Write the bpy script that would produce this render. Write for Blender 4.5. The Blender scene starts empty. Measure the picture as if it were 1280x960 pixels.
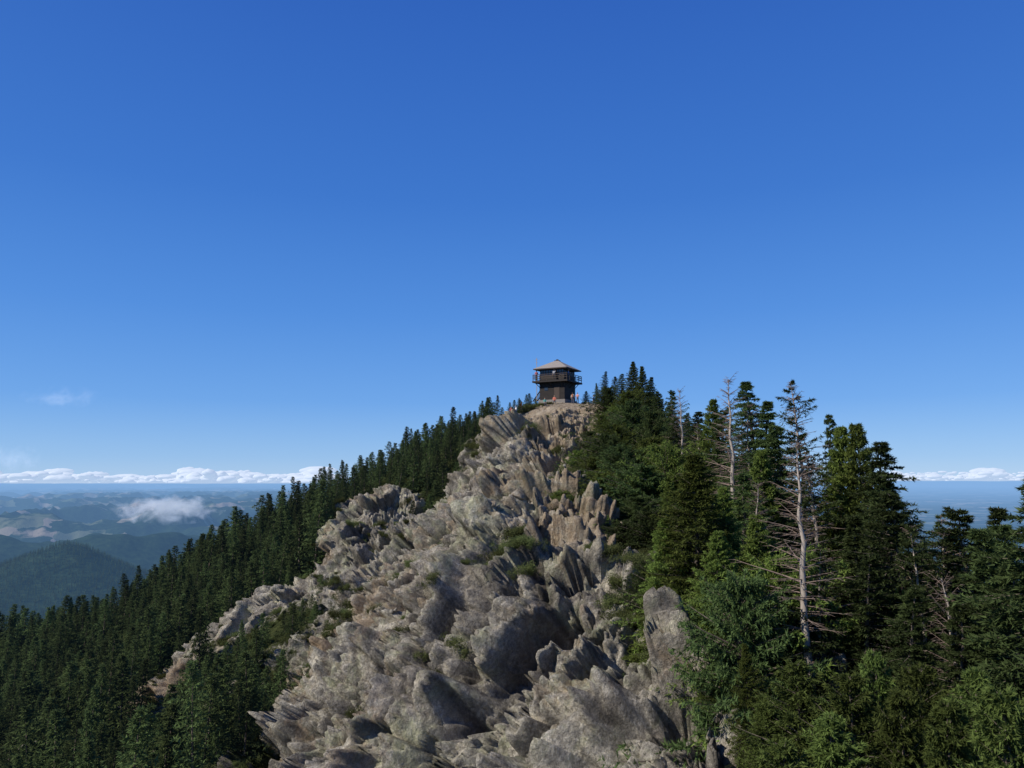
import bpy, math, numpy as np
from mathutils import Vector, Matrix
import time
T0=time.time()
scene=bpy.context.scene
scene.view_settings.view_transform='Standard'
scene.view_settings.look='None'
scene.view_settings.exposure=0
# ------------------------------------------------------------------ image pixel and estimated depth to world position
F=960.0; HZ=592.0
PITCH=math.atan((HZ-480)/F); cP,sP=math.cos(PITCH),math.sin(PITCH)
def pixel_to_world(px,py,Y):
    u=(px-640)/F; v=(480-py)/F
    d=(u,cP-v*sP,sP+v*cP); k=Y/d[1]
    return (d[0]*k,Y,d[2]*k)
# ------------------------------------------------------------------ noise
def h32(x,y,z,s):
    with np.errstate(over='ignore'):
        h=(x.astype(np.int64)*73856093)^(y.astype(np.int64)*19349663)^(z.astype(np.int64)*83492791)^(s*2654435761)
        h=h.astype(np.uint32)
        h^=h>>np.uint32(16); h*=np.uint32(0x7feb352d); h^=h>>np.uint32(15); h*=np.uint32(0x846ca68b); h^=h>>np.uint32(16)
    return h.astype(np.float64)/4294967295.0
def vnoise(x,y,z,s=0):
    xi,yi,zi=np.floor(x),np.floor(y),np.floor(z)
    fx,fy,fz=x-xi,y-yi,z-zi
    fx=fx*fx*(3-2*fx);fy=fy*fy*(3-2*fy);fz=fz*fz*(3-2*fz)
    r=0
    for a in (0,1):
        for b in (0,1):
            for c in (0,1):
                w=(fx if a else 1-fx)*(fy if b else 1-fy)*(fz if c else 1-fz)
                r=r+w*h32(xi+a,yi+b,zi+c,s)
    return r*2-1
def fbm(x,y,z,o=4,s=0):
    r=0;a=1.0;t=0
    for i in range(o):
        r=r+a*vnoise(x,y,z,s+i*7);t+=a;a*=.5
        x=x*2.03+3.1;y=y*2.03+1.7;z=z*2.03+5.3
    return r/t
def facets(x,y,z,s,tilt=1.6,kk=16.,step=.5):
    xi,yi,zi=np.floor(x),np.floor(y),np.floor(z)
    b1=np.full(x.shape,1e9);b2=np.full(x.shape,1e9);sv=np.zeros(x.shape);sw=np.zeros(x.shape)
    for a in (-1,0,1):
        for b in (-1,0,1):
            for c in (-1,0,1):
                cx,cy,cz=xi+a,yi+b,zi+c
                dx=x-(cx+h32(cx,cy,cz,s));dy=y-(cy+h32(cx,cy,cz,s+1));dz=z-(cz+h32(cx,cy,cz,s+2))
                d=dx*dx+dy*dy+dz*dz
                v=step*(h32(cx,cy,cz,s+3)-.5)+((h32(cx,cy,cz,s+4)-.5)*dx+(h32(cx,cy,cz,s+5)-.5)*dy+(h32(cx,cy,cz,s+6)-.5)*dz)*tilt
                w=np.exp(-kk*np.minimum(d,600/kk));sv+=w*v;sw+=w
                b2=np.where(d<b1,b1,np.minimum(b2,d));b1=np.minimum(b1,d)
    return sv/np.maximum(sw,1e-280),np.sqrt(b2)-np.sqrt(b1)
def sstep(a,b,x):
    t=np.clip((x-a)/(b-a),0,1);return t*t*(3-2*t)
# ------------------------------------------------------------------ terrain
CP=[(640,1000,31,0,0),(640,960,33,0,0),(640,850,38,0,0),(640,740,46,0,.1),(640,660,58,0,.3),(645,600,78,0,.3),(640,560,95,0,.2),(660,520,115,.1,.7),(680,503,124,0,1),(712,503,124,0,1),(697,502,129,0,.8),
(930,960,26,0,.3),(880,850,33,0,.2),(800,770,40,0,.2),(755,720,47,.1,.6),(735,690,52,0,1),(700,645,60,.1,.4),(665,630,67,.1,.6),(700,580,82,0,.6),(735,522,112,0,1.1),(720,550,98,0,.9),(755,510,118,.1,.9),
(780,900,30,0,0),(760,850,35,0,0),(520,960,37,0,0),(520,850,46,0,0),(520,760,58,0,0),(560,700,66,0,.1),(400,960,43,0,.1),(400,880,54,0,.4),(430,810,66,0,.9),(470,740,76,.2,.4),(300,960,54,.7,.3),(330,900,64,.75,.3),(370,840,72,.4,.2),(340,960,50,.1,.4),
(215,940,70,.5,.8),(215,885,84,.3,.9),(280,860,84,1,0),(330,825,78,.6,0),(345,733,91,0,0),(300,770,90,.1,0),(300,825,81,.8,0),(400,765,84,.6,.1),(430,735,86,.1,0),(440,650,102,0,0),(500,626,106,.2,0),(500,690,90,.2,.2),(570,640,92,.1,.2),(600,565,107,0,.2),(575,565,112,.9,.0),(560,610,108,.8,0),(545,650,100,.4,0),(620,540,114,.4,.3),(645,518,120,.7,.3),
(390,715,100,.9,0),(370,760,98,.8,0),(25,950,98,.5,.3),(25,905,112,.7,.2),
(0,1000,88,1,0),(0,880,122,1,0),(0,835,150,1,0),(100,960,80,1,0),(100,880,112,1,0),(100,800,150,1,0),(200,830,112,1,0),(200,748,145,1,0),(280,750,118,1,0),(300,696,138,1,0),(380,700,116,1,0),(380,645,131,1,0),(460,602,127,1,0),(550,560,123,1,0),(600,540,121,1,0)]
WP=[(7,136,9,.6,.2),(7,155,-2,1,0),(-10,150,-5,1,0),(-40,165,-26,1,0),(-80,190,-52,1,0),(-125,220,-82,1,0),(-60,230,-80,1,0),(0,200,-38,1,0),(50,180,-36,1,0),(100,150,-70,1,0),
(-60,60,-50,1,0),(-40,40,-42,.6,0),(-20,25,-28,0,0),(-90,80,-72,1,0),(-140,140,-66,1,0),(0,20,-15,0,0),(0,9,-8,0,.3),(0,0,-1.7,0,.5),(-12,2,-14,0,0),(10,8,-8,1,0),
(12,25,-13,1,0),(20,27,-17,1,0),(10,40,-9,1,0),(16,50,-9.5,1,0),(12,60,-5.5,1,0),(13,80,-1.5,1,0),(17,100,5.5,1,0),(19,122,9,1,0),(30,60,-17,1,0),(40,100,-14,1,0),(32,30,-27,1,0),(60,60,-45,1,0),(38,130,-4,1,0),(60,130,-24,1,0)]
pts=[];val=[]
for c in CP:
    p=pixel_to_world(*c[:3]);pts.append(p[:2]);val.append((p[2],c[3],c[4]))
for c in WP: pts.append(c[:2]);val.append(c[2:5])
pts=np.array(pts,float);val=np.array(val,float)
def kern(d2): return -np.sqrt(d2+6.0)
n=len(pts)
D2=((pts[:,None]-pts[None])**2).sum(-1)
A=np.zeros((n+3,n+3));A[:n,:n]=kern(D2)-np.eye(n)*0.02;A[:n,n]=1;A[:n,n+1:]=pts/100;A[n,:n]=1;A[n+1:,:n]=pts.T/100
B=np.zeros((n+3,3));B[:n]=val
W=np.linalg.solve(A,B)
def field(x,y):
    x=np.asarray(x,float);y=np.asarray(y,float);sh=x.shape;x=x.ravel();y=y.ravel();out=np.zeros((x.size,3))
    for i in range(0,x.size,40000):
        xx=x[i:i+40000];yy=y[i:i+40000]
        d2=(xx[:,None]-pts[None,:,0])**2+(yy[:,None]-pts[None,:,1])**2
        out[i:i+40000]=kern(d2)@W[:n]+W[n]+xx[:,None]/100*W[n+1]+yy[:,None]/100*W[n+2]
    return [out[:,k].reshape(sh) for k in range(3)]
HX,HY,_=pixel_to_world(85,668,3500)
def far(x,y):
    x=np.asarray(x,float);y=np.asarray(y,float);r=np.hypot(x,y)
    base=np.interp(r,[0,150,300,600,1200,2500,4500,10000,25000,40000,120000],[-60,-80,-150,-290,-480,-560,-640,-820,-900,-900,-900])
    brg=np.arctan2(x,np.maximum(y,1))
    left=1-sstep(-.25,.25,brg)
    amp=np.interp(r,[0,500,1500,3500,6000,9000,20000,32000,60000],[0,0,50,100,520,760,860,560,160])*(.12+.88*left)
    f0=fbm(x/2500,y/3800,x*0+.5,6,11)
    nz=1-3.0*np.abs(f0)
    z=base+amp*(nz*.6-.08)
    d=np.sqrt(((x-HX)/1.15)**2+(y-HY)**2+70**2)-50
    d=d*(1+.15*vnoise(x/220,y/220,x*0,5))
    z=z+285*np.exp(-(d/300)**1.2)
    rg=np.exp(-((r-58000)/9000)**2)*left*700*(.55+.45*fbm(x/9000,y/9000,x*0,5,31))
    return z+rg
def ground(x,y):
    z,v,d=field(x,y)
    r=np.hypot(x,y-90)
    w=sstep(150,320,r)
    return z*(1-w)+(far(x,y)+3)*w, np.clip(v*(1-w)+w,0,1), np.clip(d*(1-w),0,1)
def gz(x,y):
    return float(ground(np.array([x]),np.array([y]))[0][0])
def mesh_from(name,V,Fc,smooth=False,sizes=None):
    me=bpy.data.meshes.new(name)
    V=np.asarray(V,np.float32);Fc=np.asarray(Fc,np.int32)
    k=Fc.shape[1]
    me.vertices.add(len(V));me.vertices.foreach_set('co',V.ravel())
    me.loops.add(Fc.size);me.loops.foreach_set('vertex_index',Fc.ravel())
    me.polygons.add(len(Fc));me.polygons.foreach_set('loop_start',np.arange(0,Fc.size,k,dtype=np.int32))
    me.polygons.foreach_set('loop_total',np.full(len(Fc),k,np.int32))
    if smooth: me.polygons.foreach_set('use_smooth',np.ones(len(Fc),bool))
    me.update(calc_edges=True)
    return me
def addattr(me,name,arr):
    a=me.attributes.new(name,'FLOAT','POINT');a.data.foreach_set('value',np.asarray(arr,np.float32).ravel())
def link(o): scene.collection.objects.link(o);return o
def grid_faces(ny,nx):
    i=np.arange(ny-1)[:,None]*nx+np.arange(nx-1)[None];i=i.ravel()
    return np.stack([i,i+1,i+1+nx,i+nx],1)
# ------------------------------------------------------------------ node helpers
class NT:
    def __init__(s,name):
        s.m=bpy.data.materials.new(name);s.m.use_nodes=True;s.t=s.m.node_tree;s.t.nodes.clear()
        try: s.m.cycles.emission_sampling='NONE'
        except Exception as ex: print(ex)
        s.out=s.t.nodes.new('ShaderNodeOutputMaterial')
    def n(s,typ,**k):
        nd=s.t.nodes.new(typ)
        for a,b in k.items(): setattr(nd,a,b)
        return nd
    def l(s,a,b): s.t.links.new(a,b)
    def mix(s,fac,a,b,mode='MIX'):
        nd=s.n('ShaderNodeMix',data_type='RGBA',blend_type=mode)
        for sock,v in ((nd.inputs[0],fac),(nd.inputs[6],a),(nd.inputs[7],b)):
            if hasattr(v,'links') : s.l(v,sock)
            else: sock.default_value=v if not isinstance(v,tuple) else (*v,1)[:4]
        return nd.outputs[2]
    def math(s,op,a,b=0.0,clamp=False):
        nd=s.n('ShaderNodeMath',operation=op,use_clamp=clamp)
        for sock,v in ((nd.inputs[0],a),(nd.inputs[1],b)):
            if hasattr(v,'links'): s.l(v,sock)
            else: sock.default_value=v
        return nd.outputs[0]
    def ramp(s,fac,stops):
        nd=s.n('ShaderNodeValToRGB');s.l(fac,nd.inputs[0]);e=nd.color_ramp.elements
        while len(e)<len(stops): e.new(.5)
        for el,(p,c) in zip(e,stops):
            el.position=p;el.color=(*c,1) if isinstance(c,tuple) else (c,c,c,1)
        return nd.outputs[0]
    def noise(s,scale,detail=4,rough=.55,vec=None,dist=0):
        nd=s.n('ShaderNodeTexNoise');nd.inputs['Scale'].default_value=scale;nd.inputs['Detail'].default_value=detail;nd.inputs['Roughness'].default_value=rough;nd.inputs['Distortion'].default_value=dist
        if vec is not None: s.l(vec,nd.inputs['Vector'])
        return nd.outputs['Fac']
    def pos(s): return s.n('ShaderNodeNewGeometry').outputs['Position']
    def attr(s,name): return s.n('ShaderNodeAttribute',attribute_name=name).outputs['Fac']
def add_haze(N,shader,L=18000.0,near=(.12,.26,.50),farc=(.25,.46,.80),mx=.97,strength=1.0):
    """painted airlight: emission that grows with distance from the summit (world position only)"""
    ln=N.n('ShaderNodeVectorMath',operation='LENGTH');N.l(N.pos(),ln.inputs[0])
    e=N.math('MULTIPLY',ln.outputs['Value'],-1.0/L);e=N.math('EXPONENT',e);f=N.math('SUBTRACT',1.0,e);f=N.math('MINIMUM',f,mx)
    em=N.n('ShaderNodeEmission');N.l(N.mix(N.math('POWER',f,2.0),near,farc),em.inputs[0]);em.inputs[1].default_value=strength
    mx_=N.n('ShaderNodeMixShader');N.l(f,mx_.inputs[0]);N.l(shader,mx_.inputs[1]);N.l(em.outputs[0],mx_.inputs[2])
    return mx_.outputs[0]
def simple(name,col,rough=.8,var=.25,scale=6,metal=0):
    N=NT(name);b=N.n('ShaderNodeBsdfPrincipled');b.inputs['Roughness'].default_value=rough;b.inputs['Metallic'].default_value=metal
    tc=N.n('ShaderNodeTexCoord').outputs['Object']
    nz=N.noise(scale,5,.6,tc)
    c=N.mix(nz,tuple(x*(1-var) for x in col),tuple(min(1,x*(1+var)) for x in col))
    N.l(c,b.inputs['Base Color']);bp=N.n('ShaderNodeBump');bp.inputs['Strength'].default_value=.3;bp.inputs['Distance'].default_value=.02
    N.l(nz,bp.inputs['Height']);N.l(bp.outputs[0],b.inputs['Normal']);N.l(b.outputs[0],N.out.inputs[0]);return N.m
# ------------------------------------------------------------------ rock / ground material
def mat_ground():
    N=NT('mountain_rock_and_soil')
    P=N.pos()
    n1=N.noise(.12,5,.6,P,.5);n2=N.noise(.9,7,.65,P);n3=N.noise(7,6,.7,P);n4=N.noise(30,3,.7,P)
    c=N.ramp(n1,[(.3,(.265,.24,.205)),(.5,(.37,.342,.29)),(.7,(.43,.405,.335))])
    c=N.mix(.85,c,N.ramp(n2,[(.3,(.26,.25,.24)),(.5,(.5,.49,.47)),(.68,(.72,.70,.64))]),'OVERLAY')
    c=N.mix(.85,c,N.ramp(n3,[(.32,.22),(.5,.5),(.68,.78)]),'OVERLAY')
    c=N.mix(.6,c,N.ramp(n4,[(.35,.25),(.5,.5),(.65,.75)]),'OVERLAY')
    li=N.ramp(N.noise(.35,6,.7,P,.6),[(.50,0.0),(.62,1.0)])
    c=N.mix(N.math('MULTIPLY',li,.5),c,(.35,.37,.21))
    oc=N.ramp(N.noise(.18,7,.72,P,.5),[(.54,0.0),(.64,1.0)])
    c=N.mix(N.math('MULTIPLY',oc,.5),c,(.40,.275,.16))
    sv=N.n('ShaderNodeMapping');sv.inputs['Location'].default_value=(31,7,3);N.l(P,sv.inputs[0])
    st=N.ramp(N.noise(.3,7,.72,sv.outputs[0],.4),[(.50,0.0),(.64,1.0)])
    c=N.mix(N.math('MULTIPLY',st,.6),c,(.13,.11,.095))
    wv=N.n('ShaderNodeTexNoise');wv.inputs['Scale'].default_value=.8;wv.inputs['Detail'].default_value=2.5;N.l(P,wv.inputs['Vector'])
    ad=N.n('ShaderNodeVectorMath',operation='MULTIPLY_ADD');N.l(wv.outputs['Color'],ad.inputs[0]);ad.inputs[1].default_value=(.8,.8,.8);N.l(P,ad.inputs[2])
    mp=N.n('ShaderNodeMapping');mp.inputs['Scale'].default_value=(1.1,1,.6);mp.inputs['Rotation'].default_value=(.35,-.35,.5);N.l(ad.outputs[0],mp.inputs['Vector'])
    hs=None;cm=None
    for sc_,hh,cv in ((1.2,.30,.3),(3.2,.15,.32),(8,.06,.25)):
        v=N.n('ShaderNodeTexVoronoi');v.inputs['Scale'].default_value=sc_;N.l(mp.outputs[0],v.inputs['Vector'])
        sp=N.n('ShaderNodeSeparateColor');N.l(v.outputs['Color'],sp.inputs[0])
        e=N.math('MULTIPLY',sp.outputs[0],hh);hs=e if hs is None else N.math('ADD',hs,e)
        k=N.math('ADD',1-cv/2,N.math('MULTIPLY',sp.outputs[1],cv));cm=k if cm is None else N.math('MULTIPLY',cm,k)
    c=N.mix(1.0,c,cm,'MULTIPLY')
    ck=N.attr('crack_shade');c=N.mix(N.math('MULTIPLY',ck,.75),c,(.045,.038,.033))  # painted occlusion: cracks and gullies darkened in the base colour
    soil=N.ramp(N.noise(1.7,6,.7,P),[(.35,(.24,.165,.10)),(.55,(.40,.295,.19)),(.7,(.48,.39,.27))])
    dm=N.math('ADD',N.attr('dirt'),N.math('MULTIPLY',N.math('SUBTRACT',N.noise(.5,6,.7,P),.5),1.6))
    dm=N.ramp(dm,[(.42,0.0),(.62,1.0)])
    c=N.mix(N.math('MULTIPLY',dm,.8),c,N.mix(.3,soil,c))
    veg=N.ramp(N.noise(3,5,.7,P),[(.3,(.022,.028,.012)),(.6,(.065,.075,.028)),(.75,(.15,.13,.06))])
    vm=N.math('ADD',N.attr('veg'),N.math('MULTIPLY',N.math('SUBTRACT',N.noise(.6,6,.75,P),.5),1.5))
    vm=N.ramp(vm,[(.42,0.0),(.58,1.0)])
    c=N.mix(vm,c,veg)
    b=N.n('ShaderNodeBsdfDiffuse');b.inputs['Roughness'].default_value=.2
    N.l(c,b.inputs['Color'])
    h=N.math('ADD',N.math('MULTIPLY',n2,.45),N.math('MULTIPLY',n3,.24));h=N.math('ADD',h,N.math('MULTIPLY',n4,.05));h=N.math('ADD',h,hs)
    bp=N.n('ShaderNodeBump');bp.inputs['Strength'].default_value=.95;bp.inputs['Distance'].default_value=.85;N.l(h,bp.inputs['Height']);N.l(bp.outputs[0],b.inputs['Normal'])
    N.l(b.outputs[0],N.out.inputs[0]);return N.m
MG=mat_ground()
def outer(a,sgn,lim,d0=.3,g=1.09):
    r=[];d=d0;x=a
    while (lim-x)*sgn>0:
        x+=sgn*d;d=min(d*g,9);r.append(x)
    return r
xs=np.array(sorted(outer(-44,-1,-340)))
xs=np.concatenate([xs,np.arange(-44,-20,.13),np.arange(-20,14,.08),np.array(outer(14,1,340))])
yl=[27.0];
while yl[-1]<132: yl.append(yl[-1]+.07+.0017*(yl[-1]-27))
ys=np.concatenate([np.array(sorted(outer(27,-1,-200))),np.array(yl),np.array(outer(yl[-1],1,420))])
X,Y=np.meshgrid(xs,ys)
Z,VG,DT=ground(X,Y)
gx=np.gradient(Z,axis=1)/np.gradient(X,axis=1);gy=np.gradient(Z,axis=0)/np.gradient(Y,axis=0)
nl=np.sqrt(gx*gx+gy*gy+1);NX,NY,NZ=-gx/nl,-gy/nl,1/nl
core=((X>-95)&(X<30)&(Y>15)&(Y<140))
rock=(1-sstep(.35,.75,VG))*(1-.4*sstep(.85,1.05,DT))
idx=np.where(core)
x,y,z=X[idx],Y[idx],Z[idx]
wx=x+.3*fbm(x/2.5,y/2.5,z/2.5,3,101);wy=y+.3*fbm(x/2.5,y/2.5,z/2.5,3,102);wz=z+.3*fbm(x/2.5,y/2.5,z/2.5,3,103)
R=np.array(Matrix.Rotation(.3,3,'X')@Matrix.Rotation(-.35,3,'Y')@Matrix.Rotation(.5,3,'Z'))
q=np.stack([wx,wy,wz],-1)@R.T
disp=np.zeros_like(x);crk=np.zeros_like(x)
for sc,amp,cr_,sd,tl,kk,stp in ((11,3.2,.9,1,2.4,28,.7),(4.6,1.9,.75,21,3.0,55,.45),(2.0,1.05,.5,41,3.0,80,.5),(.95,.55,.24,61,3.0,80,.6),(.45,.30,.10,81,2.6,60,.7)):
    v,e=facets(q[:,0]/sc*1.2,q[:,1]/sc,q[:,2]/(sc*1.5),sd,tl,kk,stp)
    wdt=max(.045,.11/sc)
    c_=np.exp(-(e/wdt)**1.3)
    gate=sstep(-.2,.2,fbm(x/3,y/3,z/3,2,sd+9))
    disp+=amp*v-cr_*c_*gate
    if 1<sc: crk=np.maximum(crk,c_*gate)
rn=1-2*np.abs(fbm(x/1.7,y/1.7,z/1.7,4,201))
disp+=.22*rn+.12*fbm(x*2,y*2,z*2,3,231)
gul=np.zeros_like(x)
for (p0,p1,wd,dp) in (((640,770,44),(598,900,40),.55,2.2),((800,800,37),(770,905,31),.3,1.1),((540,760,55),(520,860,45),.35,1.1),((660,700,52),(700,800,40),.3,.9),((690,850,37),(660,950,33),.3,1.0)):
    gxx,gyy,_=pixel_to_world(*p0);g2x,g2y,_=pixel_to_world(*p1)
    t_=np.clip(((x-gxx)*(g2x-gxx)+(y-gyy)*(g2y-gyy))/((g2x-gxx)**2+(g2y-gyy)**2),-.1,1.1)
    gd=np.hypot(x-gxx-t_*(g2x-gxx),y-gyy-t_*(g2y-gyy))+.7*fbm(x*.8,y*.8,z*.8,3,55)
    g_=np.exp(-(np.maximum(gd,0)/wd)**2);disp-=dp*g_;gul=np.maximum(gul,g_)
ff=rock[idx]
near_look=1-sstep(5,14,np.hypot(x-7.4,y-125))
ridge=sstep(88,116,y)*.4
leftr=.2*sstep(-16,-26,x)
d=disp*(.10+.90*ff)*(1-near_look)*(1-ridge)*(1-leftr)
hn=np.array([NX[idx]-.12,NY[idx]-.25,NZ[idx]*.75]);hn/=np.linalg.norm(hn,axis=0)
X=X.copy();Y=Y.copy()
X[idx]+=d*hn[0];Y[idx]+=d*hn[1];Z[idx]+=d*hn[2]
CK=np.zeros_like(X);CK[idx]=np.maximum(crk,gul)*ff
rest=~core
Z[rest]+=.5*vnoise(X[rest]/3,Y[rest]/3,X[rest]*0,9)
me=mesh_from('mountain_terrain',np.stack([X.ravel(),Y.ravel(),Z.ravel()],1),grid_faces(*X.shape),False)
addattr(me,'veg',VG);addattr(me,'dirt',DT);addattr(me,'crack_shade',CK)
me.materials.append(MG);link(bpy.data.objects.new('mountain_terrain',me))
print('near verts',X.size,time.time()-T0)
def mat_far():
    N=NT('valley_forest_land');P=N.pos()
    n1=N.noise(.02,6,.7,P);n0=N.noise(.0009,6,.65,P)
    c=N.ramp(n1,[(.3,(.010,.018,.010)),(.55,(.025,.045,.022)),(.75,(.055,.075,.032))])
    wv=N.n('ShaderNodeTexNoise');wv.inputs['Scale'].default_value=.002;wv.inputs['Detail'].default_value=4;N.l(P,wv.inputs['Vector'])
    ad=N.n('ShaderNodeVectorMath',operation='MULTIPLY_ADD');N.l(wv.outputs['Color'],ad.inputs[0]);ad.inputs[1].default_value=(500,500,500);N.l(P,ad.inputs[2])
    v=N.n('ShaderNodeTexVoronoi');v.inputs['Scale'].default_value=.0026;N.l(ad.outputs[0],v.inputs['Vector'])
    sp=N.n('ShaderNodeSeparateColor');N.l(v.outputs['Color'],sp.inputs[0])
    m=N.ramp(N.math('MULTIPLY',N.math('ADD',sp.outputs[0],N.math('MULTIPLY',n0,1.3)),.5),[(.69,0.0),(.72,1.0)])
    ln=N.n('ShaderNodeVectorMath',operation='LENGTH');N.l(P,ln.inputs[0])
    m=N.math('MULTIPLY',m,N.math('GREATER_THAN',ln.outputs['Value'],8200.0))
    cc=N.mix(sp.outputs[1],(.34,.27,.21),(.12,.15,.08))
    c=N.mix(N.math('MULTIPLY',m,.9),c,cc)
    b=N.n('ShaderNodeBsdfDiffuse');N.l(c,b.inputs[0])
    bp=N.n('ShaderNodeBump');bp.inputs['Strength'].default_value=1;bp.inputs['Distance'].default_value=14;N.l(n1,bp.inputs['Height']);N.l(bp.outputs[0],b.inputs['Normal'])
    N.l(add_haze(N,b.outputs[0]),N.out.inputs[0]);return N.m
MF=mat_far()
th=np.concatenate([np.linspace(-math.pi,-.75,60)[:-1],np.linspace(-.75,.75,900),np.linspace(.75,math.pi,60)[1:]])
rr=np.exp(np.linspace(math.log(240),math.log(115000),400))
TH,RR=np.meshgrid(th,rr);FX=RR*np.sin(TH);FY=RR*np.cos(TH)
FZ=far(FX,FY);FZ-=np.where(np.hypot(FX,FY-90)<330,14,0)
me=mesh_from('distant_hills_and_valley',np.stack([FX.ravel(),FY.ravel(),FZ.ravel()],1),grid_faces(*FX.shape),True)
me.materials.append(MF);link(bpy.data.objects.new('distant_hills_and_valley',me))
# ------------------------------------------------------------------ trees
def mat_leaf(name,dark,light,haze=False,transl=.3):
    N=NT(name);oi=N.n('ShaderNodeObjectInfo')
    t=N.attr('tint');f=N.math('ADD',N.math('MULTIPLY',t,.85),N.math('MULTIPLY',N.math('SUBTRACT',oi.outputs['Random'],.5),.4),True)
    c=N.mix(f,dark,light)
    h=N.n('ShaderNodeHueSaturation');N.l(c,h.inputs['Color'])
    N.l(N.math('ADD',.473,N.math('MULTIPLY',oi.outputs['Random'],.038)),h.inputs['Hue'])
    N.l(N.math('ADD',.7,N.math('MULTIPLY',oi.outputs['Random'],.6)),h.inputs['Value'])
    c=h.outputs[0]
    d=N.n('ShaderNodeBsdfDiffuse');N.l(c,d.inputs['Color'])
    tr=N.n('ShaderNodeBsdfTranslucent');N.l(c,tr.inputs[0]);m=N.n('ShaderNodeMixShader');m.inputs[0].default_value=transl;N.l(d.outputs[0],m.inputs[1]);N.l(tr.outputs[0],m.inputs[2])
    o=m.outputs[0]
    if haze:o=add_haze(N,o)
    N.l(o,N.out.inputs[0]);return N.m
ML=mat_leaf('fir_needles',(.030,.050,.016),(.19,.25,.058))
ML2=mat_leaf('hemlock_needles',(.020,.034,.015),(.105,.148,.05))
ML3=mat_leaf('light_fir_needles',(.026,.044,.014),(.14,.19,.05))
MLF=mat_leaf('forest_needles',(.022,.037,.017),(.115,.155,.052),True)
MS=mat_leaf('shrub_leaves',(.04,.048,.018),(.14,.165,.06))
MB=simple('bark',(.12,.095,.075),.9,.4,8)
MD=simple('weathered_dead_wood',(.33,.28,.23),.85,.45,5)
MR=simple('dead_twigs',(.18,.13,.10),.9,.3,5)
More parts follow.
